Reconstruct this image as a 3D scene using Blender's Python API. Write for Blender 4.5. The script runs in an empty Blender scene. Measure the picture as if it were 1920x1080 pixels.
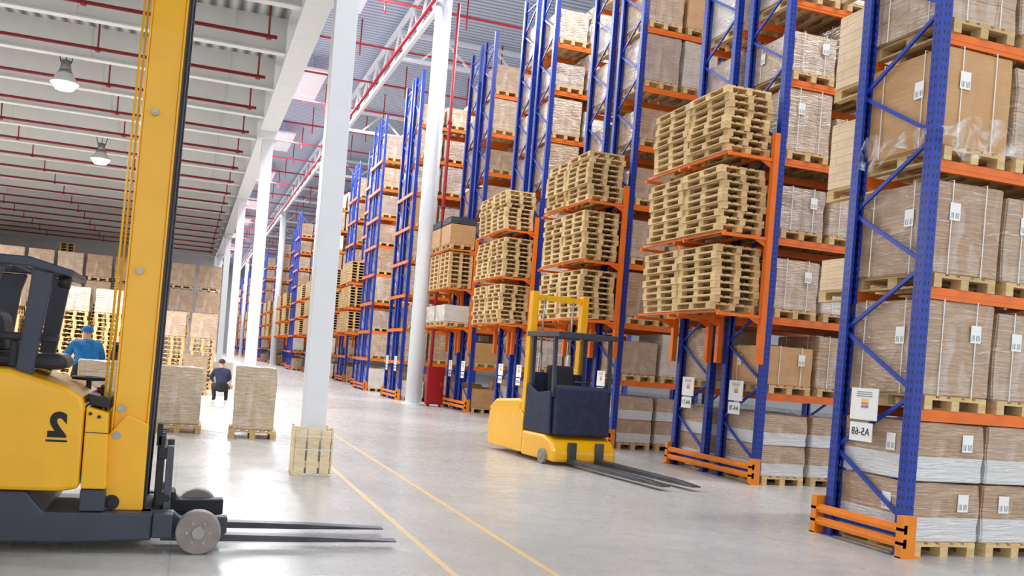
import bpy, bmesh, math, random
from mathutils import Vector, Matrix
random.seed(7)
scene=bpy.context.scene
COL=scene.collection
try:
    scene.view_settings.view_transform='Standard'
    scene.view_settings.look='None'
except Exception as ex: print('LOOK',ex)

# ------------------------------------------------------------------ helpers
def lin(r,g,b):
    f=lambda c:(c/255/12.92) if c/255<=0.04045 else ((c/255+0.055)/1.055)**2.4
    return (f(r),f(g),f(b),1)

class NT:
    def __init__(s,name):
        s.m=bpy.data.materials.new(name); s.m.use_nodes=True
        s.t=s.m.node_tree; s.n=s.t.nodes; s.p=s.n['Principled BSDF']
    def new(s,t,**k):
        n=s.n.new(t)
        for a,b in k.items(): setattr(n,a,b)
        return n
    def link(s,a,b): s.t.links.new(a,b)
    def math(s,op,a,b=None):
        n=s.new('ShaderNodeMath',operation=op)
        for i,v in enumerate((a,b)):
            if v is None: continue
            if isinstance(v,(int,float)): n.inputs[i].default_value=v
            else: s.link(v,n.inputs[i])
        return n.outputs[0]
    def mix(s,fac,a,b,mode='MIX'):
        n=s.new('ShaderNodeMix',data_type='RGBA',blend_type=mode)
        for sock,v in ((n.inputs[0],fac),(n.inputs[6],a),(n.inputs[7],b)):
            if isinstance(v,(int,float,tuple)): sock.default_value=v
            else: s.link(v,sock)
        return n.outputs[2]
    def coord(s,scale=(1,1,1)):
        tc=s.new('ShaderNodeTexCoord'); mp=s.new('ShaderNodeMapping')
        mp.inputs['Scale'].default_value=scale
        s.link(tc.outputs['Object'],mp.inputs[0]); return mp.outputs[0]
    def noise(s,scale,vec=None,detail=4,dist=0):
        n=s.new('ShaderNodeTexNoise'); n.inputs['Scale'].default_value=scale
        n.inputs['Detail'].default_value=detail; n.inputs['Distortion'].default_value=dist
        if vec is not None: s.link(vec,n.inputs['Vector'])
        return n.outputs['Fac']
    def ramp(s,fac,lo,hi):
        n=s.new('ShaderNodeMapRange'); n.inputs[1].default_value=lo; n.inputs[2].default_value=hi
        s.link(fac,n.inputs[0]); return n.outputs[0]
    def bump(s,h,strength=.3,dist=.02):
        b=s.new('ShaderNodeBump'); b.inputs['Strength'].default_value=strength
        b.inputs['Distance'].default_value=dist
        s.link(h,b.inputs['Height']); s.link(b.outputs[0],s.p.inputs['Normal'])
        return b.outputs[0]

def paint(name,rgb,rough=.45,metal=0,var=.12,scale=4,coat=0):
    t=NT(name); v=t.noise(scale,t.coord())
    c=lin(*rgb); d=tuple(x*(1-var*2) for x in c[:3])+(1,)
    t.link(t.mix(t.ramp(v,.35,.65),d,c),t.p.inputs['Base Color'])
    t.p.inputs['Roughness'].default_value=rough; t.p.inputs['Metallic'].default_value=metal
    t.p.inputs['Coat Weight'].default_value=coat
    return t.m

def emis(name,rgb,strength):
    t=NT(name); t.p.inputs['Base Color'].default_value=lin(*rgb)
    t.p.inputs['Emission Color'].default_value=lin(*rgb)
    t.p.inputs['Emission Strength'].default_value=strength
    return t.m

def wood_mat(name,a,b,vary=True):
    t=NT(name); co=t.coord((3,14,14)); v=t.noise(3,co,6,.6)
    base=t.mix(t.ramp(v,.3,.7),lin(*a),lin(*b))
    v2=t.noise(2.2,t.coord((1,1,6)),3)
    base=t.mix(t.math('MULTIPLY',t.ramp(v2,.45,.75),.5),base,lin(int(a[0]*.72),int(a[1]*.68),int(a[2]*.62)))
    if vary:
        oi=t.new('ShaderNodeObjectInfo')
        f=t.math('MULTIPLY',oi.outputs['Random'],.5)
        base=t.mix(f,base,lin(168,134,90))
    t.link(base,t.p.inputs['Base Color']); t.p.inputs['Roughness'].default_value=.75
    t.bump(v,.15,.005)
    return t.m

def wrap_mat(name,a,b,grid=None,twotone=None,sheets=False,wrap=.75,gl=.6):
    """cardboard under stretch film"""
    t=NT(name); tc=t.new('ShaderNodeTexCoord'); sp=t.new('ShaderNodeSeparateXYZ')
    t.link(tc.outputs['Object'],sp.inputs[0])
    n1=t.noise(1.6,t.coord((1,1,2.5)),4,.4)
    base=t.mix(t.ramp(n1,.3,.7),lin(*a),lin(*b))
    if twotone:
        f=t.math('LESS_THAN',sp.outputs['Z'],twotone[0])
        base=t.mix(f,base,lin(*twotone[1]))
    if grid or sheets:
        h=t.math('ADD',sp.outputs['X'],sp.outputs['Y'])
        cb=t.new('ShaderNodeCombineXYZ'); t.link(h,cb.inputs[0]); t.link(sp.outputs['Z'],cb.inputs[1])
        br=t.new('ShaderNodeTexBrick'); t.link(cb.outputs[0],br.inputs[0])
        br.inputs['Scale'].default_value=1; br.inputs['Mortar Size'].default_value=.006
        w,hh=grid if grid else (3,.12)
        br.inputs['Brick Width'].default_value=w; br.inputs['Row Height'].default_value=hh
        br.offset=0 if grid else .3
        base=t.mix(t.math('MULTIPLY',br.outputs['Fac'],gl),base,lin(int(a[0]*.55),int(a[1]*.5),int(a[2]*.45)))
    oi=t.new('ShaderNodeObjectInfo')
    base=t.mix(t.math('MULTIPLY',oi.outputs['Random'],.22*min(1,wrap*1.4)),base,lin(222,210,198))
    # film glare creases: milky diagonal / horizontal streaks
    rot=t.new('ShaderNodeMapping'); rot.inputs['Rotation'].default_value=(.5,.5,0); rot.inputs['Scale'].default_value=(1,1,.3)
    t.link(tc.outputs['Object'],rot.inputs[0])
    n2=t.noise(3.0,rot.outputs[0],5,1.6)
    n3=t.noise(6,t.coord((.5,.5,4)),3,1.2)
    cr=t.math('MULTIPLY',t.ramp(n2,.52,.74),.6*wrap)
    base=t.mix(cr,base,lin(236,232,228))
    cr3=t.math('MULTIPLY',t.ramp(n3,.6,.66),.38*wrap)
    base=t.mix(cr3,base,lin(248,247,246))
    t.link(base,t.p.inputs['Base Color'])
    t.p.inputs['Roughness'].default_value=.5
    t.p.inputs['Coat Weight'].default_value=min(1,wrap*1.2)
    t.p.inputs['Coat Roughness'].default_value=.1
    hsum=t.math('ADD',n2,n3)
    nb=t.bump(hsum,.75*wrap+.05,.05)
    t.link(nb,t.p.inputs['Coat Normal'])
    return t.m

# materials
M={}
M['yellow']=paint('yellow_paint',(255,188,6),.32,coat=.4,var=.03)
M['orange']=paint('orange_paint',(244,118,24),.4,var=.06)
M['guard']=paint('yellow_orange_paint',(250,144,30),.4,var=.06)
M['dark']=paint('dark_grey_metal',(64,68,82),.45,.1,var=.1)
M['black']=paint('black_rubber',(36,37,41),.55,var=.1)
M['steel']=paint('brushed_steel',(170,168,165),.32,.7,var=.1)
M['forksteel']=paint('fork_steel',(90,91,98),.4,.5,var=.2)
M['wheel']=paint('grey_polyurethane',(152,140,136),.5,var=.1,scale=12)
M['white']=paint('white_paint',(238,240,244),.45,var=.02)
M['red']=paint('red_paint',(184,32,46),.45,var=.08)
M['redlow']=paint('dull_red_paint',(156,44,48),.5,var=.08)
M['redbright']=paint('red_cabinet_paint',(160,16,24),.35,var=.04)
M['seat']=paint('black_vinyl',(50,52,62),.5)
M['bluejacket']=paint('blue_fabric',(20,125,195),.8,var=.2,scale=9)
M['navy']=paint('navy_fabric',(38,46,78),.7,var=.2,scale=9)
M['trouser']=paint('dark_fabric',(40,42,48),.85,var=.2,scale=9)
M['skin']=paint('skin',(214,165,138),.55,var=.05)
M['hair']=paint('brown_hair',(60,42,30),.7,var=.3,scale=30)
M['strap']=paint('white_strap',(238,236,230),.35,var=.02)
M['paper']=paint('white_paper',(246,246,242),.6,var=.01)
M['lblY']=paint('label_yellow',(245,214,100),.6,var=.01)
M['lblO']=paint('label_orange',(232,140,96),.6,var=.01)
M['lblP']=paint('label_purple',(156,116,180),.6,var=.01)
M['faint']=paint('grey_print',(120,120,126),.6,var=.01)
M['ink']=paint('black_ink',(25,24,26),.6,var=.01)
M['pallet']=wood_mat('pallet_wood',(224,188,130),(244,216,162))
M['palletS']=wood_mat('pallet_wood_far',(206,168,114),(230,196,142),False)
M['plank']=wood_mat('pale_plank_wood',(236,214,170),(250,234,200),False)
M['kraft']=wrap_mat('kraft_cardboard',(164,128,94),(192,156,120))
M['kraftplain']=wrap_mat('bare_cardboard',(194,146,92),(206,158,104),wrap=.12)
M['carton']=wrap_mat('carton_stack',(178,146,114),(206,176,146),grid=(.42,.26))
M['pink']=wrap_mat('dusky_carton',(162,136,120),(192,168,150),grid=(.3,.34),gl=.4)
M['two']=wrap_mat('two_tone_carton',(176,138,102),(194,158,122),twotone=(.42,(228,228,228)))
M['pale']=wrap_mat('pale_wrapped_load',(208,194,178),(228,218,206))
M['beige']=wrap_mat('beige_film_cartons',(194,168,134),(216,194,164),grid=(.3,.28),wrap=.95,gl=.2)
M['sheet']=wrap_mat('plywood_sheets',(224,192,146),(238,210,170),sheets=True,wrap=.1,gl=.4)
M['greylid']=paint('dark_crate',(66,68,76),.5)

# blue upright with punched holes
t=NT('blue_rack_paint'); tc=t.new('ShaderNodeTexCoord'); sp=t.new('ShaderNodeSeparateXYZ')
t.link(tc.outputs['Object'],sp.inputs[0])
fz=t.math('FRACT',t.math('MULTIPLY',sp.outputs['Z'],11))
hz=t.math('LESS_THAN',t.math('ABSOLUTE',t.math('SUBTRACT',fz,.5)),.22)
def band(o): 
    return t.math('LESS_THAN',t.math('ABSOLUTE',t.math('SUBTRACT',t.math('ABSOLUTE',o),.024)),.009)
hole=t.math('MULTIPLY',hz,t.math('MAXIMUM',band(sp.outputs['X']),band(sp.outputs['Y'])))
t.link(t.mix(hole,lin(22,56,160),lin(10,14,44)),t.p.inputs['Base Color'])
t.p.inputs['Roughness'].default_value=.38
M['post']=t.m
M['blue']=paint('blue_brace_paint',(26,62,168),.4,var=.06)

# concrete floor
t=NT('polished_concrete'); co=t.coord()
n1=t.noise(.35,co,5,.5); n2=t.noise(3.5,co,6,.3); n3=t.noise(60,co,3)
b=t.mix(t.ramp(n1,.3,.7),lin(178,176,171),lin(202,200,195))
b=t.mix(t.math('MULTIPLY',t.ramp(n2,.42,.7),.45),b,lin(158,155,150))
b=t.mix(t.math('MULTIPLY',t.ramp(n3,.55,.7),.18),b,lin(126,123,118))
br=t.new('ShaderNodeTexBrick'); t.link(co,br.inputs[0]); br.inputs['Scale'].default_value=1
br.inputs['Mortar Size'].default_value=.008; br.inputs['Brick Width'].default_value=6; br.inputs['Row Height'].default_value=6; br.offset=0
b=t.mix(t.math('MULTIPLY',br.outputs['Fac'],.3),b,lin(120,118,114))
t.link(b,t.p.inputs['Base Color'])
t.link(t.math('ADD',t.math('MULTIPLY',n2,.24),.15),t.p.inputs['Roughness'])
t.bump(n2,.05,.004)
M['floor']=t.m
t=NT('worn_yellow_line'); n=t.noise(9,t.coord(),6,.3)
t.link(t.mix(t.math('ADD',t.math('MULTIPLY',t.ramp(n,.35,.6),.45),.25),lin(238,186,76),lin(204,194,172)),t.p.inputs['Base Color'])
t.p.inputs['Roughness'].default_value=.35; M['line']=t.m
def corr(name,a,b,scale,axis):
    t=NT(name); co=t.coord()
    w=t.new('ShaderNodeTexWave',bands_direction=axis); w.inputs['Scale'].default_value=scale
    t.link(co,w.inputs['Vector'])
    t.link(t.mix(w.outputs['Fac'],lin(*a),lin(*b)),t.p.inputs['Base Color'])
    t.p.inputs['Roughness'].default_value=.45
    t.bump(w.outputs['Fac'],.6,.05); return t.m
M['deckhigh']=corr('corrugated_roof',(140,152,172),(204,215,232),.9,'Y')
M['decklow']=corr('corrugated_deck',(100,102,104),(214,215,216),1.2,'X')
M['rib']=paint('pale_beam_paint',(240,240,238),.6,var=.03,scale=1)
M['wall']=paint('light_wall_panel',(222,224,228),.6,var=.02,scale=.4)
t=NT('stretch_film'); n=t.noise(2.5,t.coord((1,1,.6)),4,2.5)
t.p.inputs['Base Color'].default_value=lin(238,241,244); t.p.inputs['Roughness'].default_value=.12
t.link(t.math('MULTIPLY',t.ramp(n,.42,.75),.75),t.p.inputs['Alpha']); t.bump(n,1,.05); M['film']=t.m
M['lampglow']=emis('lamp_glass',(255,252,245),9)
M['glass']=paint('frosted_glass',(225,228,228),.15,var=.02,coat=.5)
t=NT('barcode_label'); tc=t.new('ShaderNodeTexCoord'); sp=t.new('ShaderNodeSeparateXYZ'); t.link(tc.outputs['Object'],sp.inputs[0])
cb=t.new('ShaderNodeCombineXYZ'); t.link(t.math('ADD',sp.outputs['X'],sp.outputs['Y']),cb.inputs[0])
n=t.noise(120,cb.outputs[0],0)
st=t.math('GREATER_THAN',n,.52)
zz=t.math('LESS_THAN',sp.outputs['Z'],-.01)
z2=t.math('GREATER_THAN',sp.outputs['Z'],-.07)
hx=t.math('LESS_THAN',t.math('ABSOLUTE',t.math('ADD',sp.outputs['X'],sp.outputs['Y'])),.055)
f=t.math('MULTIPLY',t.math('MULTIPLY',st,zz),t.math('MULTIPLY',z2,hx))
t.link(t.mix(f,lin(246,246,244),lin(40,40,44)),t.p.inputs['Base Color']); M['barcode']=t.m

class MB:
    def __init__(s): s.v=[];s.f=[];s.m=[];s.s=[]
    def box(s,x0,x1,y0,y1,z0,z1,m=0,R=None):
        b=len(s.v)
        pts=[(x,y,z) for x in (x0,x1) for y in (y0,y1) for z in (z0,z1)]
        if R: pts=[tuple(R@Vector(p)) for p in pts]
        s.v+=pts
        for q in ((0,1,3,2),(4,6,7,5),(0,4,5,1),(2,3,7,6),(0,2,6,4),(1,5,7,3)):
            s.f.append([b+i for i in q]); s.m.append(m); s.s.append(False)
        return s
    def cyl(s,p,q,r,r2=None,n=12,m=0,caps=True):
        p=Vector(p);q=Vector(q);d=(q-p).normalized()
        a=d.orthogonal().normalized();c=d.cross(a); r2=r if r2 is None else r2
        b=len(s.v)
        for i in range(n):
            an=2*math.pi*i/n; o=a*math.cos(an)+c*math.sin(an)
            s.v.append(tuple(p+o*r)); s.v.append(tuple(q+o*r2))
        for i in range(n):
            j=(i+1)%n
            s.f.append([b+2*i,b+2*j,b+2*j+1,b+2*i+1]); s.m.append(m); s.s.append(True)
        if caps:
            s.f.append([b+2*i for i in range(n)][::-1]); s.m.append(m); s.s.append(False)
            s.f.append([b+2*i+1 for i in range(n)]); s.m.append(m); s.s.append(False)
        return s
    def bar(s,p,q,w,h,m=0):
        p=Vector(p);q=Vector(q);d=(q-p);L=d.length;d.normalize()
        up=Vector((1,0,0)) if abs(d.x)<.9 else Vector((0,0,1))
        a=up.cross(d).normalized(); c=d.cross(a).normalized()
        Mx=Matrix((a,c,d)).transposed().to_4x4(); Mx.translation=p
        return s.box(-w/2,w/2,-h/2,h/2,0,L,m,Mx)
    def prism(s,poly,y0,y1,m=0):
        b=len(s.v);n=len(poly)
        s.v+=[(x,y0,z) for x,z in poly]+[(x,y1,z) for x,z in poly]
        s.f.append(list(range(b,b+n))); s.f.append(list(range(b+n,b+2*n))[::-1])
        for i in range(n):
            j=(i+1)%n; s.f.append([b+i,b+n+i,b+n+j,b+j])
        s.m+=[m]*(n+2); s.s+=[False]*(n+2); return s
    def torus(s,c,R,r,axis='Y',n=24,k=8,m=0):
        b=len(s.v)
        for i in range(n):
            A=2*math.pi*i/n
            for j in range(k):
                B=2*math.pi*j/k; rr=R+r*math.cos(B); z=r*math.sin(B)
                p={'Y':(rr*math.cos(A),z,rr*math.sin(A)),'Z':(rr*math.cos(A),rr*math.sin(A),z)}[axis]
                s.v.append((c[0]+p[0],c[1]+p[1],c[2]+p[2]))
        for i in range(n):
            for j in range(k):
                s.f.append([b+i*k+j,b+((i+1)%n)*k+j,b+((i+1)%n)*k+(j+1)%k,b+i*k+(j+1)%k]); s.m.append(m); s.s.append(True)
        return s
    def mesh(s,name,mats):
        me=bpy.data.meshes.new(name); me.from_pydata(s.v,[],s.f)
        for m in mats: me.materials.append(M[m] if isinstance(m,str) else m)
        me.polygons.foreach_set('material_index',s.m); me.polygons.foreach_set('use_smooth',s.s)
        bm=bmesh.new(); bm.from_mesh(me); bmesh.ops.recalc_face_normals(bm,faces=bm.faces); bm.to_mesh(me); bm.free()
        me.update(); return me

def add(name,me,loc=(0,0,0),parent=None,rot=0,scale=None,label=None,cat=None,group=None,kind=None,bevel=0):
    o=bpy.data.objects.new(name,me); COL.objects.link(o)
    o.location=loc; o.rotation_euler=(0,0,rot)
    if scale: o.scale=scale
    if parent: o.parent=parent
    if label: o['label']=label
    if cat: o['category']=cat
    if group: o['group']=group
    if kind: o['kind']=kind
    if bevel:
        b=o.modifiers.new('bevel','BEVEL'); b.width=bevel; b.segments=2; b.limit_method='ANGLE'
    return o
def part(name,mb,mats,parent,loc=(0,0,0),bevel=0,label=None):
    return add(name,mb.mesh(name,mats),loc,parent,bevel=bevel,label=label)
def copy_tree(o,loc,rot=None):
    c=o.copy(); COL.objects.link(c); c.location=loc
    if rot is not None: c.rotation_euler=(0,0,rot)
    for ch in o.children:
        d=ch.copy(); COL.objects.link(d); d.parent=c
        for g in ch.children:
            e=g.copy(); COL.objects.link(e); e.parent=d
    return c
def textmesh(s,size,name='lettering',mat='ink',mirror=True,extr=.001,off=0.0):
    cu=bpy.data.curves.new(name,'FONT'); cu.body=s; cu.size=size; cu.align_x='CENTER'; cu.align_y='CENTER'; cu.extrude=extr; cu.offset=size*off
    o=bpy.data.objects.new('t',cu); COL.objects.link(o)
    dg=bpy.context.evaluated_depsgraph_get(); dg.update()
    me=bpy.data.meshes.new_from_object(o.evaluated_get(dg)); bpy.data.objects.remove(o)
    if mirror:
        me.transform(Matrix.Scale(-1,4,(1,0,0))); me.flip_normals()
    me.materials.clear(); me.materials.append(M[mat]); me.name=name
    return me

# ------------------------------------------------------------------ camera
f=1760.; th=math.atan(612/f); r=math.radians(4.5)
cd=bpy.data.cameras.new('camera'); cam=bpy.data.objects.new('camera',cd); COL.objects.link(cam)
cd.lens=f/1920*36; cd.sensor_width=36; cd.shift_y=148/1920; cd.clip_end=400
fw=Vector((math.sin(th),math.cos(th),0)); r0=Vector((math.cos(th),-math.sin(th),0)); u0=Vector((0,0,1))
cr=r0*math.cos(r)+u0*math.sin(r); cu_=u0*math.cos(r)-r0*math.sin(r)
mx=Matrix((cr,cu_,-fw)).transposed().to_4x4(); mx.translation=(0,0,1.6)
cam.matrix_world=mx; scene.camera=cam

# ------------------------------------------------------------------ room
S='structure'; YE=190
add('floor',MB().box(-40,45,-12,YE,-.2,0).mesh('floor',['floor']),kind=S)
add('ceiling',MB().box(1.5,45,-6,YE,16.5,16.7).mesh('ceiling_high',['deckhigh']),kind=S)
add('ceiling',MB().box(-40,1.5,-6,68,8.1,8.25).mesh('ceiling_low',['decklow']),kind=S)
add('wall_back',MB().box(-40,1.4,68,68.2,0,8.1).mesh('wall_back',['wall']),kind=S)
add('wall_end',MB().box(1.4,45,YE,YE+.2,0,16.5).mesh('wall_end',['wall']),kind=S)
add('wall_left',MB().box(-40.2,-40,-6,68,0,8.1).mesh('wall_left',['wall']),kind=S)
add('wall_right',MB().box(45,45.2,-6,YE,0,16.5).mesh('wall_right',['wall']),kind=S)
add('wall_partition',MB().box(1.5,1.6,-6,YE,8.26,16.5).mesh('wall_partition',['wall']),kind=S)
add('wall_aisle',MB().box(1.3,1.4,68.3,YE,0,7.2).mesh('wall_aisle',['wall']),kind=S)
tn=[0]
def trim(mb,mats):
    tn[0]+=1; return add('trim_%d'%tn[0],mb.mesh('trim',mats),kind=S)
# edge beam
trim(MB().box(1.42,1.86,-4,YE,7.3,7.36).box(1.42,1.86,-4,YE,8.02,8.08).box(1.6,1.68,-4,YE,7.36,8.02),['white'])
ribm=MB().box(-38,1.42,-.05,.05,7.42,8.1).box(-38,1.42,-.1,.1,7.40,7.43)
for i in range(14): ribm.box(-36+i*2.8,-35.96+i*2.8,-.09,.09,7.43,8.1)
ribme=ribm.mesh('ceiling_rib',['rib'])
for i in range(24):
    tn[0]+=1; add('trim_%d'%tn[0],ribme,(0,2.7+i*2.75,0),kind=S)
# yellow floor lines
trim(MB().box(2.0,2.06,2,120,0,.003),['line'])
trim(MB().box(2.83,2.89,2,120,0,.003),['line'])
# high hall truss along aisle
def truss(L,h,step,s=.16):
    mb=MB().box(-s/2,s/2,0,L,0,s).box(-s/2,s/2,0,L,h-s,h)
    n=int(L/step)
    for i in range(n):
        y=i*step
        mb.bar((0,y,s/2),(0,y+step/2,h-s/2),.09,.09); mb.bar((0,y+step/2,h-s/2),(0,y+step,s/2),.09,.09)
    return mb
tr=truss(190,1.7,2.6).mesh('truss',['white'])
add('roof_truss',tr,(7.83,-2,14.5),label='long white steel lattice roof truss above the racking aisle',cat='roof truss')
tr2=truss(37,1.3,2.4).mesh('truss_cross',['white'])
for i in range(11):
    add('roof_truss',tr2,(45,12+i*15,15.0),rot=math.pi/2,label='white steel cross truss under corrugated roof',cat='roof truss',group='cross roof trusses')

# columns
cbx=MB().box(-.145,.145,-.145,.145,0,7.3).box(-.24,.24,-.24,.24,0,.03).box(-.22,.22,-.22,.22,7.1,7.3)
cme=cbx.mesh('column',['white'])
for i,y in enumerate((12.44,25.9,38.3,50.7,63,75.5,88,100.5,113,125.5,138,150.5)):
    add('steel_column',cme,(1.64,y,0),label='slim square white steel column carrying the edge beam',cat='column',group='slim white columns',bevel=.01)
c2=MB().cyl((0,0,0),(0,0,14.5),.29,n=28).cyl((0,0,0),(0,0,.04),.4,n=28).mesh('round_column',['white'])
for y in (32.7,63.1,90.6,118.2,145.7):
    add('round_column',c2,(7.75,y,0),label='tall round white column beside the rack ends',cat='column',group='tall white columns')
# wooden guard around first column
g=MB()
for k in range(4):
    R=Matrix.Rotation(k*math.pi/2,4,'Z')
    for j,(o,w) in enumerate(((-.17,.13),(-.01,.14),(.15,.12))):
        g.box(o-w/2,o+w/2,-.245,-.222,.0 if j!=1 else .02,.63-.02*j,0,R)
    g.box(-.22,.22,-.222,-.2,.1,.19,0,R); g.box(-.22,.22,-.222,-.2,.44,.53,0,R)
go=add('column_guard',None,(1.64,12.44,0),label='pale timber plank guard boxed around the white column base',cat='column guard')
part('planks',g,['plank'],go,bevel=.004)
st=MB()
for z in (.33,.5): 
    for k in range(4): st.box(-.248,.248,-.2485,-.246,z,z+.012,0,Matrix.Rotation(k*math.pi/2,4,'Z'))
part('band',st,['strap'],go)

# pipes
mb=MB().cyl((-36,0,7.28),(1.15,0,7.28),.035,n=8)
for i in range(10): mb.cyl((1.0-i*3.1,0,7.28),(1.0-i*3.1,0,8.1),.02,n=6); mb.cyl((1.0-i*3.1,0,7.22),(1.0-i*3.1,0,7.28),.05,n=8)
pm=mb.mesh('sprinkler_pipe',['redlow'])
for i in range(22):
    add('sprinkler_pipe',pm,(0,4.07+i*2.75,0),label='thin dark red sprinkler pipe under the low ceiling',cat='sprinkler pipe',group='low ceiling sprinkler pipes')
mb=MB().cyl((3,0,15.4),(44,0,15.4),.05,n=8)
for i in range(12):
    x=3+i*3.3; mb.cyl((x,0,15.4),(x,0,16.5),.03,n=6); mb.cyl((x,0,14.9),(x,0,15.4),.03,n=6)
pm=mb.mesh('sprinkler_pipe_high',['red'])
for i in range(24):
    add('sprinkler_pipe',pm,(0,14+i*5.6,0),label='red sprinkler pipe hanging below corrugated roof',cat='sprinkler pipe',group='high roof sprinkler pipes')
add('fire_main_pipe',MB().cyl((7.35,0,14.3),(7.35,170,14.3),.07,n=10).mesh('fire_main',['red']),(0,4,0),label='long red fire main running beside the white truss',cat='pipe')
rp=MB().cyl((0,0,0),(0,0,14.3),.06,n=12)
for z in (1,4,7,10): rp.cyl((0,0,z),(0,0,z+.12),.085,n=12)
add('fire_riser_pipe',rp.mesh('fire_riser',['red']),(8.22,32.4,0),label='red vertical fire riser pipe beside round white column',cat='pipe')
hc=add('fire_hose_cabinet',None,(8.3,31.95,0),label='red fire hose cabinet standing beside the round column',cat='fire cabinet')
part('body',MB().box(-.3,.3,-.12,.12,.08,1.4).box(-.26,-.2,-.1,.1,0,.08).box(.2,.26,-.1,.1,0,.08),['redbright'],hc,bevel=.01)
part('door',MB().box(-.27,.27,-.14,-.121,.12,1.36),['redbright'],hc,bevel=.006)
part('handle',MB().box(.18,.21,-.16,-.141,.7,.85),['steel'],hc)

# pendant lamps
def lamp():
    e=add('pendant_lamp',None,(0,0,0),label='round industrial high-bay pendant lamp, lit, hanging from beams',cat='ceiling lamp',group='high-bay pendant lamps')
    part('housing',MB().cyl((0,0,.28),(0,0,.5),.12,.09,20).cyl((0,0,.2),(0,0,.28),.16,.13,20),['steel'],e)
    part('reflector',MB().cyl((0,0,.02),(0,0,.22),.28,.15,28,caps=False).cyl((0,0,-.0),(0,0,.02),.29,.29,28,caps=False),['glass'],e)
    part('lens',MB().cyl((0,0,-.13),(0,0,.01),.18,.27,28),['lampglow'],e)
    part('cable',MB().cyl((-.1,0,.45),(-.25,0,1.1),.012,n=6).cyl((.1,0,.45),(.25,0,1.1),.012,n=6).cyl((0,0,.5),(0,0,1.1),.01,n=6),['dark'],e)
    return e
L0=lamp(); L0.location=(-2.9,22.5,6.95)
pos=[(-2.9,22.5)]
for p in ((-2.9,31.5),(-11,10),(-11,20),(-11,30),(-11,40),(-18,25),(-18,40)):
    copy_tree(L0,(p[0],p[1],6.95)); pos.append(p)
for i,p in enumerate(pos):
    ld=bpy.data.lights.new('lamp_light','AREA'); ld.shape='DISK'; ld.size=.5; ld.energy=720; ld.color=(1,.985,.96)
    lo=bpy.data.objects.new('lamp_light',ld); COL.objects.link(lo); lo.location=(p[0],p[1],6.78)
for i in range(12):
    y=6+i*15
    ld=bpy.data.lights.new('aisle_light','AREA'); ld.shape='RECTANGLE'; ld.size=1.4; ld.size_y=6; ld.energy=900 if i<2 else 1750; ld.color=(.92,.96,1)
    lo=bpy.data.objects.new('aisle_light',ld); COL.objects.link(lo); lo.location=(5.0,y,15.6)
    add('light_fixture',MB().box(-.75,.75,-3.05,3.05,15.65,15.75).box(-.02,.02,-2,-1.96,15.75,16.5).box(-.02,.02,1.96,2,15.75,16.5).mesh('fixture',['white']),(5.0,y,0),label='long rectangular white ceiling light fixture above aisle',cat='ceiling light',group='aisle ceiling lights')
for i in range(6):
    y=11+i*11
    ld=bpy.data.lights.new('rack_light','AREA'); ld.shape='RECTANGLE'; ld.size=7; ld.size_y=1.2; ld.energy=1150; ld.color=(.94,.97,1)
    lo=bpy.data.objects.new('rack_light',ld); COL.objects.link(lo); lo.location=(13,y,15.6)

w=bpy.data.worlds.new('world'); scene.world=w; w.use_nodes=True
w.node_tree.nodes['Background'].inputs[0].default_value=(.92,.96,1,1)
w.node_tree.nodes['Background'].inputs[1].default_value=1.5

# ------------------------------------------------------------------ pallets / loads
def pallet_into(mb,x,y,z,m=0,simple=False):
    """euro pallet 0.8 (x) by 1.2 (y) high 0.144, centred x,y"""
    if simple:
        mb.box(x-.4,x+.4,y-.6,y+.6,z+.11,z+.144,m)
        for o in (-.34,0,.34): mb.box(x+o-.05,x+o+.05,y-.6,y+.6,z,z+.11,m)
        return
    for o in (-.35,0,.35): mb.box(x+o-.05,x+o+.05,y-.6,y+.6,z,z+.022,m)
    for o in (-.35,0,.35):
        for q in (-.53,0,.53): mb.box(x+o-.05,x+o+.05,y+q-.07,y+q+.07,z+.022,z+.1,m)
    for q in (-.53,0,.53): mb.box(x-.4,x+.4,y+q-.07,y+q+.07,z+.1,z+.122,m)
    for o,w in ((-.33,.14),(-.165,.1),(0,.14),(.165,.1),(.33,.14)): mb.box(x+o-w/2,x+o+w/2,y-.6,y+.6,z+.122,z+.144,m)
pm=MB(); pallet_into(pm,0,0,0); PAL=pm.mesh('wooden_pallet',['pallet'])
def pallet(x,y,z,rot=0,group='pallets under rack loads',label='wooden euro pallet carrying a wrapped load'):
    return add('wooden_pallet',PAL,(x,y,z),rot=rot,label=label,cat='pallet',group=group)

def load_mesh(name,mat_,sx=.86,sy=1.14,sz=1.0,seed=0,puff=.012):
    rnd=random.Random(seed); bm=bmesh.new(); bmesh.ops.create_cube(bm,size=1)
    bmesh.ops.subdivide_edges(bm,edges=bm.edges,cuts=3,use_grid_fill=True)
    for v in bm.verts:
        v.co=Vector((v.co.x*sx,v.co.y*sy,(v.co.z+.5)*sz))
        if v.co.z>.01: v.co+=Vector((rnd.uniform(-1,1),rnd.uniform(-1,1),rnd.uniform(-.6,.6)))*puff
    bmesh.ops.bevel(bm,geom=[e for e in bm.edges if e.calc_face_angle(0)>1.0],offset=.015,segments=2,affect='EDGES')
    me=bpy.data.meshes.new(name); bm.to_mesh(me); bm.free(); me.materials.append(M[mat_]); return me
LM={k:load_mesh('load_'+k,k,seed=i,puff=(.004 if k in('sheet','kraftplain') else .014)) for i,k in enumerate(('kraft','carton','pink','two','pale','sheet','kraftplain','beige','greylid'))}
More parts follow.
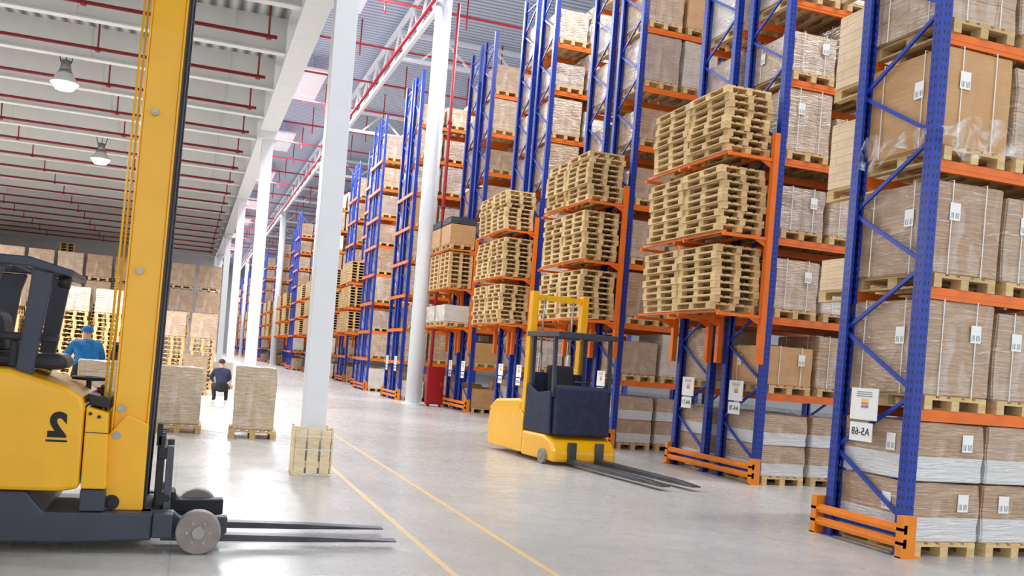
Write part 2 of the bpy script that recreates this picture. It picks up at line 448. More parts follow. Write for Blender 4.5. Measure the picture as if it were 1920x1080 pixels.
LAB={'kraft':'large brown cardboard box wrapped in clear film','carton':'stack of brown cartons wrapped in clear film',
 'pink':'dusky pinkish carton stack in milky stretch film','two':'cardboard box with brown top and white lower band',
 'pale':'pale wrapped load in glossy stretch film','sheet':'stack of pale plywood sheets','kraftplain':'large plain tan cardboard box with straps','beige':'beige cartons in crumpled film',
 'greylid':'dark grey flat crate on top of a box'}
lblme=MB().box(-.065,.065,-.001,.001,-.09,.09).mesh('label',['barcode'])
lblme2=MB().box(-.001,.001,-.065,.065,-.09,.09).mesh('label_side',['barcode'])
def straps(sx,sy,sz):
    mb=MB()
    for x in (-.22*sx/.86,.2*sx/.86):
        mb.box(x-.006,x+.006,-sy/2-.014,sy/2+.014,sz+.012,sz+.016); mb.box(x-.006,x+.006,-sy/2-.018,-sy/2-.014,0,sz+.016)
    for y in (-.3,.3):
        mb.box(-sx/2-.014,sx/2+.014,y-.006,y+.006,sz+.012,sz+.016); mb.box(-sx/2-.018,-sx/2-.014,y-.006,y+.006,0,sz+.016)
    return mb.mesh('straps',['strap'])
STR=straps(.86,1.14,1.0)
def load(kind,x,y,z,h=1.0,sx=1,sy=1,detail=False,group='wrapped loads in the racking',label=None):
    nm='plywood_stack' if kind=='sheet' else 'crate' if kind=='greylid' else 'cardboard_box' if kind in('kraft','two','kraftplain') else 'wrapped_load'
    o=add(nm,LM[kind],(x,y,z),scale=(sx,sy,h),label=label or LAB[kind],cat='plywood' if kind=='sheet' else 'box',group=group)
    if detail:
        if kind!='two': add('strap',STR,(0,0,0),o)
        add('label',lblme,(random.choice((-.18,.2)),-.588,.68),o,scale=(1,1,1/h),label='white barcode label')
        add('label',lblme2,(-.448,random.choice((-.25,.25)),.62),o,scale=(1,1,1/h),label='white barcode label')
    return o

# ------------------------------------------------------------------ racking
LV=[1.5,2.75,4.05,5.35,6.65,7.95,9.25,10.55]
H=12.6
def post_mb(h):
    return MB().box(-.06,.06,-.06,-.05,0,h).box(-.06,-.05,-.05,.06,0,h).box(.05,.06,-.05,.06,0,h).box(-.05,-.02,.05,.06,0,h).box(.02,.05,.05,.06,0,h).box(-.08,.08,-.08,.08,0,.012)
POST=post_mb(H).mesh('upright',['post'])
def lace_mb(w,h,x=0,y=0,m=0,mb=None):
    mb=mb or MB(); z=.35;k=0; mb.bar((x,y,.2),(x,y+w,.2),.035,.035,m)
    while z<h-.7:
        a,b=(y,y+w) if k%2==0 else (y+w,y)
        mb.bar((x,a,z),(x,b,z+.62),.04,.03,m); z+=.66;k+=1
    mb.bar((x,y,z),(x,y+w,z),.035,.035,m); return mb
LACE=lace_mb(1.1,H).mesh('bracing',['blue'])
def beam_mb(L):
    mb=MB().box(.06,L-.06,-.025,.025,-.12,0)
    mb.box(.06,L-.06,-.03,-.025,-.075,-.045)
    for x in (.06,L-.07): mb.box(x,x+.01,-.035,.035,-.18,.05)
    return mb
BEAM=beam_mb(2.9).mesh('beam',['orange'])
BW=2.9
def guard_mb(w):
    mb=MB()
    for z in (.1,.24): mb.box(-.13,-.09,0,w,z,z+.09).box(-.15,-.13,0,w,z+.03,z+.06)
    for y in (0,w-.09):
        mb.box(-.15,.02,y,y+.09,0,.42); mb.box(-.15,.1,y-.02,y+.11,0,.012)
    return mb
def sign(parent,x,y,z,txt,s=1.0):
    a=part('sign',MB().box(-.004,.004,-.21*s,.21*s,-.17*s,.17*s),['paper'],parent,(x,y,z+.03),label='white location sign with coloured bars')
    mb=MB()
    for i,m in enumerate((0,1,2)): mb.box(-.007,-.0045,-.07*s,.04*s,(-.035*i+.03)*s,(.027-.035*i+.03)*s,m)
    for i in range(3): mb.box(-.007,-.0045,-.12*s,.12*s,(-.022*i+.125)*s,(-.022*i+.132)*s,3)
    part('colour_bars',mb,['lblY','lblO','lblP','faint'],a)
    b=part('sign_plate',MB().box(-.004,.004,-.175*s,.175*s,-.1*s,.1*s),['paper'],parent,(x,y+.02,z-.27*s),label='white plate with mirrored location code')
    me=textmesh(txt,.115*s)
    me.transform(Matrix(((0,0,-1,0),(-1,0,0,0),(0,1,0,0),(0,0,0,1))))
    add('lettering',me,(-.0065,0,0),b)

def rack(Y0,X0,double=True,bays=1,codes=('A5-68',),hl=8,front=True,ends=False):
    depth=2.9 if double else 1.3
    e=add('pallet_rack',None,(X0,Y0,0),label=('double-sided ' if double else '')+'blue and orange steel pallet rack beside the aisle',cat='pallet rack',group='pallet racks along the aisle')
    rows=[(.1,1.2)]+([(1.7,2.8)] if double else [])
    for b in range(bays+1):
        for ya,yb in rows:
            add('upright',POST,(b*BW,ya,0),e); add('upright',POST,(b*BW,yb,0),e,rot=math.pi)
            add('bracing',LACE,(b*BW,ya,0),e)
    for b in range(bays):
        for l in LV[:hl]:
            for ya,yb in rows:
                add('beam',BEAM,(b*BW,ya,l),e); add('beam',BEAM,(b*BW,yb,l),e)
    if ends:
        for l in LV[:6]:
            part('end_beam',MB().box(-.1,-.06,0,2.9,l-.12,l),['orange'],e)
    if front:
        part('foot_guard',guard_mb(depth if double else 1.45),['guard'],e,(0,-.06 if not double else 0,0),label='orange rack end protector')
        for i,(ya,yb) in enumerate(rows):
            sign(e,-.1,(ya+yb)/2+.05,1.47,codes[i%len(codes)])
    return e

# near rack (single)
NX,NY=7.0,7.57
rack(NY,NX,False,1,('A5-68',),hl=7)
kin={0:('two','two'),1:('kraft','kraft'),2:('kraft','kraft'),3:('kraftplain','carton'),4:('carton','kraft'),5:('pink','kraft'),6:('kraft','kraft')}
for li,z in enumerate([0]+LV[:6]):
    for p in range(3):
        x=NX+.5+p*.95; y=NY+.65
        pallet(x,y,z)
        if li==0:
            for s in range(2): load('two',x,y,z+.144+s*.62,.6,sx=1.06,detail=True,group='two-tone cartons at floor level')
        else:
            k=kin[li][p%2]
            hgt={1:.98,2:.95,3:1.02,4:.9,5:1.0,6:1.0}[li]-.06*(p%2)
            load(k,x,y,z+.144,hgt,sx=1.04,detail=True)
# back-to-back rack behind it, plywood overhanging toward the aisle
rack(9.0,8.2,False,1,hl=7,front=False)
for li,z in enumerate([0]+LV[:6]):
    if li in (2,3,4,5):
        pallet(8.1,9.65,z); 
        load('sheet',8.22,9.65,z+.144,(0,0,.4,.85,.95,.6)[li],sx=1.25,sy=1.02,group='plywood stacks on the rack')
        pallet(9.5,9.65,z); load('kraft',9.5,9.65,z+.144,.95)
    elif li: 
        pallet(9.0,9.65,z); load('kraft',9.0,9.65,z+.144,.9)

rows=[(13.03,8.9,True),(18.5,8.9,True),(24.0,8.9,True),(29.6,8.9,True),(35.0,7.75,False)]
kinds=['kraft','carton','pink','pale','carton','kraft','kraftplain','kraft','pink']
STK=[2.78,4.05,5.33]
def cantilever(Y0,X0):
    e=add('cantilever_shelf',None,(X0,Y0,0),label='orange cantilever shelf frame on rack end holding empty pallets',cat='rack shelf',group='rack-end pallet shelves')
    for y in (.02,1.28,1.62,2.88):
        part('upright',MB().box(-.2,-.1,y-.05,y+.05,1.95,5.7),['orange'],e,bevel=.006)
    for z in STK:
        for y in (.02,1.28,1.62,2.88):
            part('arm',MB().box(-1.0,-.2,y-.025,y+.025,z-.09,z-.04).prism([(-.2,z-.09),(-.42,z-.09),(-.2,z-.2)],y-.01,y+.01),['orange'],e)
        part('shelf_rail',MB().box(-.97,-.92,.05,2.85,z-.04,z),['orange'],e)
        part('shelf_rail',MB().box(-.36,-.3,.05,2.85,z-.04,z),['orange'],e)
def stacks(Y0,X0,levels=STK,n=9):
    for z in levels:
        for yy in (.72,1.965):
            for i in range(n):
                o=pallet(X0-.62+random.uniform(-.04,.04),Y0+yy+random.uniform(-.008,.008),z+i*.1165,rot=random.uniform(-.012,.012),
                  group='empty pallets stacked on rack ends',label='empty wooden euro pallet in a stack on rack end')
                o.scale=(1.02,1.02,.8)
stuffP=MB(); stuffL=MB(); SM=['kraft','carton','pink','pale','kraft']
codes=[('A4-70','A4-71'),('A3-72','A3-73'),('A3-74','A3-75'),('A2-76','A2-77'),('A2-78','A2-79')]
for ri,(Y0,X0,st) in enumerate(rows):
    rack(Y0,X0,True,1,codes[ri],hl=8,ends=(ri==4))
    for li,z in enumerate([0]+LV):
        for d,yy in enumerate((.65,2.25)):
            for p in range(3):
                x=X0+.5+p*.95; y=Y0+yy
                k=random.choice(kinds); h=random.uniform(.62,1.03)
                if z>0 and random.random()<.06: continue
                if li==0: k,h=('two' if ri==0 else k),h
                if (p<2 and ri<4) or (ri==4 and p==0):
                    if ri<2 or (ri==2 and p==0 and li<6): pallet(x,y,z)
                    else: pallet_into(stuffP,x,y,z,0,True)
                    if li==0 and ri<2:
                        load('two',x,y,z+.144,.5,group='two-tone cartons at floor level'); load('two',x,y,z+.65,.5,group='two-tone cartons at floor level')
                    else: load(k,x,y,z+.144,h,detail=(ri==0 and d==0 and li<6))
                    continue
                pallet_into(stuffP,x,y,z,0,True)
                stuffL.box(x-.43,x+.43,y-.57,y+.57,z+.144,z+.144+h,random.randrange(5))
for Y0,X0 in ((13.03,8.9),(18.5,8.9),(24.0,8.9)):
    cantilever(Y0,X0); stacks(Y0,X0)
cantilever(29.6,8.9)
for yy in (.68,2.02):
    for i in range(8): pallet_into(stuffP,8.28,29.6+yy,STK[1]+i*.1445)
    pallet_into(stuffP,8.28,29.6+yy,STK[0]); load('pale',8.28,29.6+yy,STK[0]+.144,.55)
    pallet_into(stuffP,8.28,29.6+yy,STK[2]); load('kraftplain',8.28,29.6+yy,STK[2]+.144,.65); load('greylid',8.28,29.6+yy,STK[2]+.81,.22)
# distant rows: one mesh each
def far_rack(Y0,X0,st):
    mb=MB()
    for b in (0,1):
        for ya,yb in ((.1,1.2),(1.7,2.8)):
            for y in (ya,yb): mb.box(b*BW-.05,b*BW+.05,y-.05,y+.05,0,H,0)
            if b==0: lace_mb(1.1,H,0,ya,0,mb)
    for l in LV:
        for y in (.1,1.2,1.7,2.8): mb.box(.06,BW-.06,y-.025,y+.025,l-.12,l,1)
        mb.box(-.1,-.05,0,2.9,l-.13,l+.01,1)
    for z in (.1,.24): mb.box(-.13,-.09,0,2.9,z,z+.09,1)
    for y in (0,2.81): mb.box(-.15,.02,y,y+.09,0,.42,1)
    if st:
        for z in STK:
            mb.box(-1.02,-.94,-.03,2.93,z-.06,z,1)
            for y in (.02,2.88): mb.box(-1.06,-.1,y-.03,y+.03,z-.17,z-.06,1)
        for y in (.02,2.88): mb.box(-.2,-.1,y-.05,y+.05,1.95,5.5,1)
    add('pallet_rack',mb.mesh('far_rack',['blue','orange']),(X0,Y0,0),label='distant blue and orange steel pallet rack full of loads',cat='pallet rack',group='pallet racks along the aisle')
Y=42.4;i=0
while Y<182:
    st=i%3!=0; xx=8.6 if st else 7.85
    far_rack(Y,xx,st)
    if st:
        for z in STK:
            for yy in (.68,2.02):
                for k in range(7): pallet_into(stuffP,xx-.62,Y+yy,z+k*.1445,0,True)
    for li,z in enumerate([0]+LV):
        for yy in (.65,2.25):
            for p in range(3 if Y<100 else 1):
                if random.random()<.05: continue
                x=xx+.46+p*.95; h=random.uniform(.75,1.03)
                pallet_into(stuffP,x,Y+yy,z,0,True)
                stuffL.box(x-.43,x+.43,Y+yy-.6,Y+yy+.6,z+.144,z+.144+h,random.choice((0,0,1,1,2,3,4)))
    Y+=5.5;i+=1

# ------------------------------------------------------------------ low hall storage blocks
for c in range(9):
    x=-8.2+c*1.12
    for d in range(2):
        y=44+d*1.35
        for k in range(19): pallet_into(stuffP,x+random.uniform(-.04,.04),y+random.uniform(-.04,.04),k*.145,0,d>0)
    for s in range(2):
        z=19*.145+s*1.12
        add('wooden_pallet',PAL,(x,44,z),label='wooden euro pallet carrying a wrapped load',cat='pallet',group='pallets in the storage block')
        load(random.choice(('kraft','kraft','carton')),x,44,z+.144,.95,sx=1.15,group='wrapped boxes on the storage block')
for c in range(20):
    x=-26+c*1.3
    for k in range(int(random.uniform(34,46))): pallet_into(stuffP,x,57,k*.146,0,True)
for c in range(8):
    x=-6.6+c*1.02
    for k in range(12 if c>4 else 16): pallet_into(stuffP,x+random.uniform(-.03,.03),34.5,k*.145)
    if c>4: load('kraft',x,34.5,12*.145,.85,group='wrapped boxes on the storage block')
    elif c!=2: load('pink',x,34.5,16*.145,.8,group='wrapped boxes on the storage block')
add('wooden_pallets',stuffP.mesh('pallet_stuff',['palletS']),label='many distant wooden pallets stacked and under rack loads',cat='pallets',kind='stuff')
add('wrapped_loads',stuffL.mesh('load_stuff',SM),label='many distant film-wrapped carton loads filling the racks',cat='boxes',kind='stuff')

# individual pallets on the floor
def floor_load(x,y,h,k,lab,rot=0,sx=.84,sy=.9):
    p=add('wooden_pallet',PAL,(x,y,0),rot=rot,label='wooden euro pallet on the floor under a wrapped load',cat='pallet',group='floor pallets')
    o=load(k,x,y,.144,h,sx,sy,detail=False,group='wrapped loads on the floor',label=lab); o.rotation_euler=(0,0,rot)
floor_load(-.05,17.9,1.0,'beige','pale stack of boxes in crumpled clear film on pallet')
floor_load(1.22,17.45,1.1,'beige','brown and white boxes tightly film-wrapped on pallet',-.04,.8)
floor_load(.3,30.8,1.05,'kraft','tall brown wrapped cardboard box on a pallet')
floor_load(-1.2,16.1,1.05,'beige','pale wrapped boxes behind the yellow reach truck',.1)
floor_load(1.3,36,.8,'pale','low pale wrapped load near the columns')

# loose film draped on the near rack
def drape(w,hh,seed):
    rn=random.Random(seed); a,b,c=(rn.uniform(0,6) for _ in range(3))
    bm=bmesh.new(); bmesh.ops.create_grid(bm,x_segments=60,y_segments=24,size=.5)
    for v in bm.verts:
        x,y=v.co.x,v.co.y; s=(.5-y)
        hang=.75+.35*math.sin(5*x+a)+.18*math.sin(13*x+b)
        v.co=Vector((x*w+.03*math.sin(9*s+a)*s,-.015-.05*s*(1+math.sin(16*x+c))-.02*math.sin(31*x+9*s),(.5-s)*hh*hang+.04*math.sin(7*x)))
    me=bpy.data.meshes.new('film'); bm.to_mesh(me); bm.free(); me.materials.append(M['film'])
    for p in me.polygons: p.use_smooth=True
    return me
add('stretch_film',drape(1.0,.4,3),(7.45,7.56,4.3),label='thin clear stretch film draping over a pallet edge',cat='plastic film')
me2=drape(.95,.4,5); me2.transform(Matrix.Rotation(-math.pi/2,4,'Z'))
add('stretch_film',me2,(6.92,8.15,4.25),label='thin clear stretch film hanging off the pallet end',cat='plastic film')

# ------------------------------------------------------------------ trucks
def wheel(parent,x,y,r,w,name='wheel'):
    o=part(name,MB().cyl((x,y-w/2,r),(x,y+w/2,r),r,n=32),['wheel'],parent,bevel=.012)
    h=MB().cyl((x,y-w/2-.012,r),(x,y+w/2+.012,r),r*.28,n=16)
    for k in range(6):
        a=k*math.pi/3; h.cyl((x+r*.5*math.cos(a),y-w/2-.006,r+r*.5*math.sin(a)),(x+r*.5*math.cos(a),y+w/2,r+r*.5*math.sin(a)),.012,n=8)
    part('hub',h,['steel'],o)
def truck(loc,rot,mastH,label):
    e=add('reach_truck',None,loc,rot=rot,label=label,cat='forklift')
    part('chassis',MB().prism([(-1.9,.07),(-1.95,.2),(-1.92,.44),(-.5,.44),(-.38,.3),(.36,.3),(.36,.1),(-.2,.07)],-.6,.6),['dark'],e,bevel=.02)
    part('body',MB().prism([(-1.9,.445),(-1.93,.9),(-1.85,1.2),(-1.6,1.32),(-.67,1.31),(-.28,1.2),(-.18,1.14),(-.16,1.05),(-.16,.47),(-.3,.445)],-.61,.61),['yellow'],e,bevel=.03)
    part('battery_cover',MB().prism([(-.15,.47),(-.15,1.07),(.0,1.03),(.02,.47)],-.6,.6),['yellow'],e,bevel=.012)
    part('lower_panel',MB().box(-.15,.02,-.59,.59,.305,.465),['dark'],e,bevel=.01)
    part('vent',MB().cyl((-.12,-.612,1.02),(-.12,-.6,1.02),.012,n=12).cyl((-.06,-.612,1.0),(-.06,-.6,1.0),.012,n=12).box(-.15,.02,-.6035,-.6,.88,.885),['ink'],e)
    for s in (-1,1):
        y0,y1=(-.5,-.38) if s<0 else (.38,.5)
        part('support_leg',MB().prism([(.2,.12),(.2,.3),(.5,.3),(.56,.25),(.9,.27),(.9,.14),(.8,.1)],y0,y1),['dark'],e,bevel=.012)
        wheel(e,.69,s*.565,.165,.12)
        part('wheel_bracket',MB().prism([(.36,.12),(.36,.3),(.5,.3),(.5,.12)],s*.56-.06,s*.56+.06),['dark'],e,bevel=.01)
    wheel(e,-1.55,0,.17,.25,'drive_wheel')
    # mast
    dx=.01; sl=.016
    def MP(name,mb,mats,bevel=0):
        mb.v=[(x+dx+(z-.3)*sl,y,z) for x,y,z in mb.v]
        return part(name,mb,mats,e,bevel=bevel)
    for s in (-1,1):
        y=s*.38
        MP('mast_rail',MB().box(.01,.24,y-.055,y+.055,.27,mastH).box(-.005,.01,y-.07,y+.07,.27,mastH).box(.24,.255,y-.07,y+.07,.27,mastH),['yellow'],bevel=.006)
        MP('inner_mast_rail',MB().box(.26,.27,y-.03,y+.05,.3,mastH-.05).box(.28,.29,y-.03,y+.05,.3,mastH-.05).box(.27,.28,y-.01,y+.03,.3,mastH-.05),['dark'])
        part('mast_foot',MB().prism([(-.12,.3),(.28,.3),(.28,.95),(.12,1.02),(-.04,.8),(-.08,.45)],y+s*.056,y+s*.1),['yellow'],e,bevel=.01)
        for x,z,rr in ((.06,.86,.03),(.08,1.06,.028),(.13,2.1,.025),(.15,3.3,.025)):
            yy=y+s*(.1 if z<1 else .075)
            b=MB().cyl((x,yy-.01,z),(x,yy+.012,z),rr,n=16).cyl((x,yy-.012*1.6,z),(x,yy+.012*1.6,z),rr*.5,n=6)
            part('bolt',b,['steel'],e)
        part('pivot',MB().cyl((.06,y+s*.09,.36),(.06,y+s*.115,.36),.055,n=24).cyl((.06,y+s*.09,.36),(.06,y+s*.13,.36),.03,n=6),['black'],e)
    for z in (.4,1.5,2.7,mastH-.1):
        MP('mast_crossbar',MB().box(.02,.07,-.33,.33,z-.06,z+.06),['yellow'])
    for y in (-.2,.2):
        MP('lift_cylinder',MB().cyl((.17,y,.35),(.17,y,mastH*.6),.035,n=14).cyl((.17,y,mastH*.6),(.17,y,mastH-.1),.02,n=10),['steel'])
    for y in (-.085,.085):
        MP('lift_chain',MB().box(.2,.22,y-.015,y+.015,.4,mastH-.1),['black'])
    MP('hydraulic_hose',MB().cyl((-.07,-.42,1.0),(-.05,-.42,mastH*.86),.009,n=8).cyl((-.07,-.42,1.0),(-.02,-.42,.8),.009,n=8),['yellow'])
    MP('hydraulic_hose',MB().cyl((-.04,-.39,1.0),(-.025,-.39,mastH*.86),.009,n=8),['yellow'])
    # carriage & forks
    c=MB()
    for z in (.32,.68): c.box(.36,.42,-.36,.36,z,z+.09)
    for y in (-.3,-.08,.08,.3): c.box(.35,.4,y-.04,y+.04,.25,.86)
    c.box(.34,.38,-.34,-.26,.78,.95).cyl((.44,-.36,.38),(.44,.36,.38),.03,n=10)
    part('fork_carriage',c,['black'],e,bevel=.006)
    for y in (-.29,.27):
        part('fork',MB().prism([(.42,.05),(.42,.78),(.47,.78),(.475,.11),(1.6,.095),(2.28,.07),(2.28,.06),(1.5,.05)],y-.06,y+.06),['forksteel'],e,bevel=.005)
    part('reach_bracket',MB().prism([(.42,.16),(.42,.36),(.5,.36),(.52,.26),(.9,.27),(.9,.14)],.34,.375).box(.42,.5,.1,.34,.3,.36),['black'],e,bevel=.01)
    # operator area
    zb=1.31
    part('seat',MB().prism([(-.85,zb),(-.85,zb+.1),(-.38,zb+.12),(-.33,zb+.06),(-.36,zb)],-.26,.26),['seat'],e,bevel=.04)
    part('backrest',MB().prism([(-.9,zb+.1),(-.98,zb+.4),(-.9,zb+.44),(-.8,zb+.38),(-.76,zb+.12)],-.24,.24),['seat'],e,bevel=.04)
    part('armrest',MB().box(-.8,-.4,-.36,-.29,zb+.2,zb+.26).box(-.72,-.66,-.35,-.3,zb,zb+.2),['seat'],e,bevel=.015)
    part('console',MB().prism([(-.14,1.08),(-.16,1.16),(.0,1.13),(.0,1.05)],-.5,.4),['black'],e,bevel=.01)
    part('steering_wheel',MB().torus((-.22,.25,1.24),.12,.014,'Z').cyl((-.22,.25,1.1),(-.22,.25,1.25),.02,n=10).box(-.34,-.1,.24,.26,1.235,1.25),['black'],e)
    for k in range(3): part('control_lever',MB().cyl((-.07,-.36+.09*k,1.13),(-.07,-.36+.09*k,1.2),.008,n=8).cyl((-.07,-.36+.09*k,1.19),(-.07,-.36+.09*k,1.22),.014,n=8),['black'],e)
    part('emergency_button',MB().cyl((-.1,-.08,1.14),(-.1,-.08,1.19),.03,n=16),['redbright'],e)
    # overhead guard
    pr=[(-1.75,2.04),(-1.75,2.11),(-.6,2.12),(-.32,2.05),(-.33,2.0),(-.6,2.05)]
    rf=MB().prism(pr,-.56,-.48).prism(pr,.48,.56)
    rf.box(-.4,-.32,-.48,.48,2.01,2.06).box(-1.75,-1.67,-.48,.48,2.04,2.1)
    for k in range(8): rf.box(-1.58+k*.14,-1.56+k*.14,-.48,.48,2.06,2.1)
    part('overhead_guard',rf,['dark'],e,bevel=.01)
    for s in (-1,1):
        y=s*.51
        part('guard_pillar',MB().prism([(-.64,zb-.05),(-.53,zb-.05),(-.44,2.02),(-.58,2.04)],y-.035,y+.035),['dark'],e,bevel=.012)
        part('guard_pillar',MB().prism([(-1.05,zb-.05),(-.86,zb-.05),(-.8,1.9),(-.76,2.04),(-.98,2.04)],y-.03,y+.03),['dark'],e,bevel=.012)
    part('work_lamp',MB().cyl((-.42,-.4,1.97),(-.34,-.4,1.96),.05,n=14),['black'],e)
    return e
T=truck((-.5,8.05,0),0,5.2,'yellow reach truck with tall mast and dark overhead guard, parked')
me=textmesh('2',.235,'number',extr=.002,off=.05); me.transform(Matrix.Rotation(math.pi/2,4,'X'))
add('number',me,(-.33,-.613,.92),T,label='black mirrored digit 2')
part('underline',MB().box(-.4,-.26,-.6135,-.61,.805,.82),['ink'],T)

# picking truck: yellow power unit and mast behind, dark operator cab, long low forks in front
P=add('picking_truck',None,(6.38,15.95,0),rot=-math.pi/2+.12,label='yellow forklift with dark cab and long low forks on aisle floor',cat='forklift')
part('body',MB().prism([(-1.45,.08),(-1.52,.5),(-1.42,.85),(-1.2,.98),(-.2,1.05),(-.14,.98),(-.14,.08)],-.58,.58),['yellow'],P,bevel=.05)
for s in (-1,1):
    part('mast_rail',MB().box(-.12,.03,s*.52-.05,s*.52+.05,.1,3.0).box(.03,.045,s*.52-.065,s*.52+.065,.1,3.0),['yellow'],P,bevel=.006)
    part('lift_cylinder',MB().cyl((-.04,s*.3,.3),(-.04,s*.3,1.9),.035,n=14).cyl((-.04,s*.3,1.9),(-.04,s*.3,2.9),.02,n=10),['steel'],P)
for z in (2.9,): part('mast_crossbar',MB().box(-.1,-.03,-.47,.47,z-.05,z+.05),['yellow'],P)
part('platform',MB().prism([(.06,.06),(.06,.5),(.9,.5),(1.15,.42),(1.3,.25),(1.3,.06)],-.62,.62),['yellow'],P,bevel=.05)
part('back_panel',MB().box(.07,.12,-.54,.54,.5,1.55),['navy'],P,bevel=.02)
for s in (-1,1):
    part('side_panel',MB().prism([(.1,.505),(.1,1.35),(.5,1.2),(1.0,1.25),(1.05,.505)],s*.58-.025,s*.58+.025),['navy'],P,bevel=.02)
    part('guard_pillar',MB().bar((1.02,s*.55,1.15),(.95,s*.55,2.2),.06,.06),['dark'],P)
    part('guard_pillar',MB().bar((.14,s*.52,1.3),(.1,s*.52,2.2),.07,.06),['dark'],P)
    part('fork',MB().prism([(1.28,.05),(1.28,.4),(1.33,.4),(1.34,.13),(3.6,.11),(4.05,.08),(4.05,.06),(3.5,.05)],s*.27-.08,s*.27+.08),['forksteel'],P,bevel=.006)
part('front_console',MB().prism([(.85,.505),(.9,1.25),(.95,1.37),(1.12,1.3),(1.17,.505)],-.54,.54),['navy'],P,bevel=.03)
rf=MB().box(-.05,1.15,-.6,-.52,2.18,2.27).box(-.05,1.15,.52,.6,2.18,2.27).box(1.07,1.15,-.52,.52,2.18,2.27).box(-.05,.03,-.52,.52,2.18,2.27)
for k in range(8): rf.box(.1+k*.12,.13+k*.12,-.52,.52,2.2,2.26)
part('overhead_guard',rf,['dark'],P,bevel=.008)
part('seat',MB().prism([(.2,.9),(.2,1.0),(.55,1.02),(.58,.95),(.55,.9)],-.24,.24).box(.3,.4,-.1,.1,.5,.9),['seat'],P,bevel=.03)
part('backrest',MB().prism([(.14,1.02),(.12,1.65),(.2,1.7),(.26,1.64),(.28,1.04)],-.26,.26),['seat'],P,bevel=.03)
part('steering_wheel',MB().torus((.86,.1,1.42),.13,.015,'Z').cyl((.92,.1,1.2),(.86,.1,1.42),.02,n=8).box(.73,.99,.09,.11,1.415,1.425),['black'],P)
wheel(P,-.9,0,.15,.3,'drive_wheel')
for s in (-1,1):
    wheel(P,.95,s*.64,.13,.06)
    part('mast_foot',MB().prism([(-.3,.1),(.06,.1),(.06,.75),(-.1,.85),(-.25,.6)],s*.595-.012,s*.595+.012),['yellow'],P,bevel=.006)

# ------------------------------------------------------------------ people
def person(name,loc,rot,J,jacket,trous,label,cap='hair'):
    J=dict(J)
    E=[('pelvis','spine'),('spine','chest'),('chest','neck'),('neck','head1'),('head1','head2'),('head2','head3'),('head2','nose')]
    for s in 'lr':
        E+=[('chest','sh'+s),('sh'+s,'el'+s),('el'+s,'wr'+s),('wr'+s,'pa'+s),('pelvis','hip'+s),('hip'+s,'kn'+s),('kn'+s,'an'+s),('an'+s,'to'+s)]
        wv=Vector(J['wr'+s][:3]); pv=Vector(J['pa'+s][:3]); d=(pv-wv).normalized()
        side=Vector((1,0,0)) if abs(d.x)<.8 else Vector((0,1,0)); sd=(side-d*side.dot(d)).normalized(); dn=Vector((0,0,-1))
        for k in range(4):
            base=pv+sd*(-.03+.02*k)+d*.03; L=(.07,.08,.075,.06)[k]
            a,b=f'f{s}{k}a',f'f{s}{k}b'
            J[a]=(*base,.009,'skin'); J[b]=(*(base+d*L*.8+dn*L*.5),.008,'skin'); E+=[('pa'+s,a),(a,b)]
        inn=-1 if s=='r' else 1
        b0=wv.lerp(pv,.5)+sd*(.045*inn); J['th'+s]=(*b0,.011,'skin'); J['tt'+s]=(*(b0+d*.05+sd*.02*inn),.009,'skin'); E+=[('pa'+s,'th'+s),('th'+s,'tt'+s)]
    names=list(J.keys()); idx={n:i for i,n in enumerate(names)}
    me=bpy.data.meshes.new(name); me.from_pydata([J[n][:3] for n in names],[(idx[a],idx[b]) for a,b in E],[])
    o=bpy.data.objects.new('tmp',me); COL.objects.link(o)
    sk=o.modifiers.new('s','SKIN'); sk.use_smooth_shade=True
    for i,n in enumerate(names):
        v=me.skin_vertices[0].data[i]; v.radius=(J[n][3],J[n][3]); v.use_root=(n=='pelvis')
    ss=o.modifiers.new('u','SUBSURF'); ss.levels=2; ss.render_levels=2
    dg=bpy.context.evaluated_depsgraph_get(); dg.update()
    m2=bpy.data.meshes.new_from_object(o.evaluated_get(dg)); bpy.data.objects.remove(o)
    m2.materials.clear()
    for k in (jacket,trous,'black','skin'): m2.materials.append(M[k])
    zi={'jacket':0,'trous':1,'shoe':2,'skin':3}
    for p in m2.polygons:
        c=p.center; best=min(names,key=lambda n:(Vector(J[n][:3])-c).length-J[n][3]); p.material_index=zi[J[best][4]]; p.use_smooth=True
    e=add(name,m2,loc,rot=rot,label=label,cat='person')
    h=Vector(J['head2'][:3])
    bm=bmesh.new(); bmesh.ops.create_uvsphere(bm,u_segments=20,v_segments=12,radius=1)
    bmesh.ops.delete(bm,geom=[v for v in bm.verts if v.co.z<-.25 or (v.co.y>.45 and v.co.z<.35)],context='VERTS')
    hm=bpy.data.meshes.new('hair'); bm.to_mesh(hm); bm.free(); hm.materials.append(M[cap])
    for p in hm.polygons: p.use_smooth=True
    ho=add('hair' if cap=='hair' else 'cap',hm,h+Vector((0,-.01,.03)),e); ho.scale=(.1,.118,.115)
    for sx in (-.033,.033):
        bm=bmesh.new(); bmesh.ops.create_uvsphere(bm,u_segments=10,v_segments=8,radius=.013)
        em=bpy.data.meshes.new('eye'); bm.to_mesh(em); bm.free(); em.materials.append(M['ink'])
        add('eye',em,h+Vector((sx,.085,.015)),e)
    return e
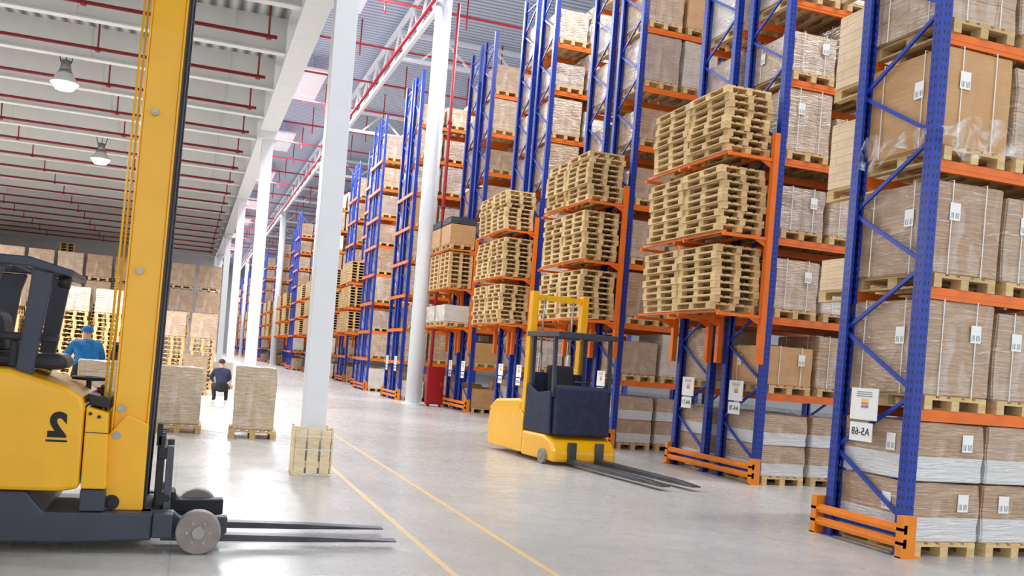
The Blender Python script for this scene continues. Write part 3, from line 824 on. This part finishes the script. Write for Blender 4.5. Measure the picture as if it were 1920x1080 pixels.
def lean(dx=0,dy=0):
    J={'pelvis':(0,0,.95,.145,'trous'),'spine':(dx*.4,dy*.4,1.13,.15,'jacket'),'chest':(dx,dy,1.33,.18,'jacket'),
    'neck':(dx*1.3,dy*1.4+.02,1.47,.06,'skin'),'head1':(dx*1.4,dy*1.5+.04,1.53,.078,'skin'),'head2':(dx*1.5,dy*1.6+.05,1.6,.095,'skin'),'head3':(dx*1.5,dy*1.6+.04,1.68,.07,'skin'),'nose':(dx*1.5,dy*1.6+.155,1.59,.016,'skin')}
    for s,sg in (('l',-1),('r',1)):
        J['sh'+s]=(dx+.2*sg,dy,1.4,.09,'jacket'); J['el'+s]=(dx+.31*sg,dy+.12,1.15,.066,'jacket'); J['wr'+s]=(dx+.2*sg,dy+.35,1.12,.038,'jacket'); J['pa'+s]=(dx+.18*sg,dy+.43,1.11,.032,'skin')
        J['hip'+s]=(.1*sg,0,.88,.115,'trous'); J['kn'+s]=(.13*sg,.05,.5,.078,'trous'); J['an'+s]=(.13*sg,0,.1,.05,'trous'); J['to'+s]=(.14*sg,.16,.05,.045,'shoe')
    return J
person('person',(-1.62,17.4,0),.35,lean(.1,.26),'bluejacket','trouser','person in bright blue jacket leaning forward over boxes','bluejacket')
person('person',(-1.02,18.2,0),-.3,lean(0,.12),'navy','trouser','person in dark navy jacket standing beside wrapped boxes')
# crouching, facing away with knees drawn in
J={'pelvis':(0,0,.42,.15,'trous'),'spine':(0,.06,.6,.145,'jacket'),'chest':(0,.14,.78,.17,'jacket'),'neck':(0,.2,.92,.058,'skin'),'head1':(0,.23,.98,.075,'skin'),'head2':(0,.26,1.05,.092,'skin'),'head3':(0,.26,1.12,.07,'skin'),'nose':(0,.36,1.03,.016,'skin')}
for s,sg in (('l',-1),('r',1)):
    J['sh'+s]=(.18*sg,.14,.85,.08,'jacket'); J['el'+s]=(.25*sg,.32,.64,.058,'jacket'); J['wr'+s]=(.18*sg,.48,.56,.036,'jacket'); J['pa'+s]=(.16*sg,.55,.53,.032,'skin')
    J['hip'+s]=(.1*sg,0,.38,.115,'trous'); J['kn'+s]=(.17*sg,.36,.47,.078,'trous'); J['an'+s]=(.16*sg,.1,.1,.05,'trous'); J['to'+s]=(.17*sg,.26,.05,.045,'shoe')
person('person',(1.0,27.2,0),.1,J,'navy','trouser','person in navy jacket crouching beside a wrapped pallet','hair')
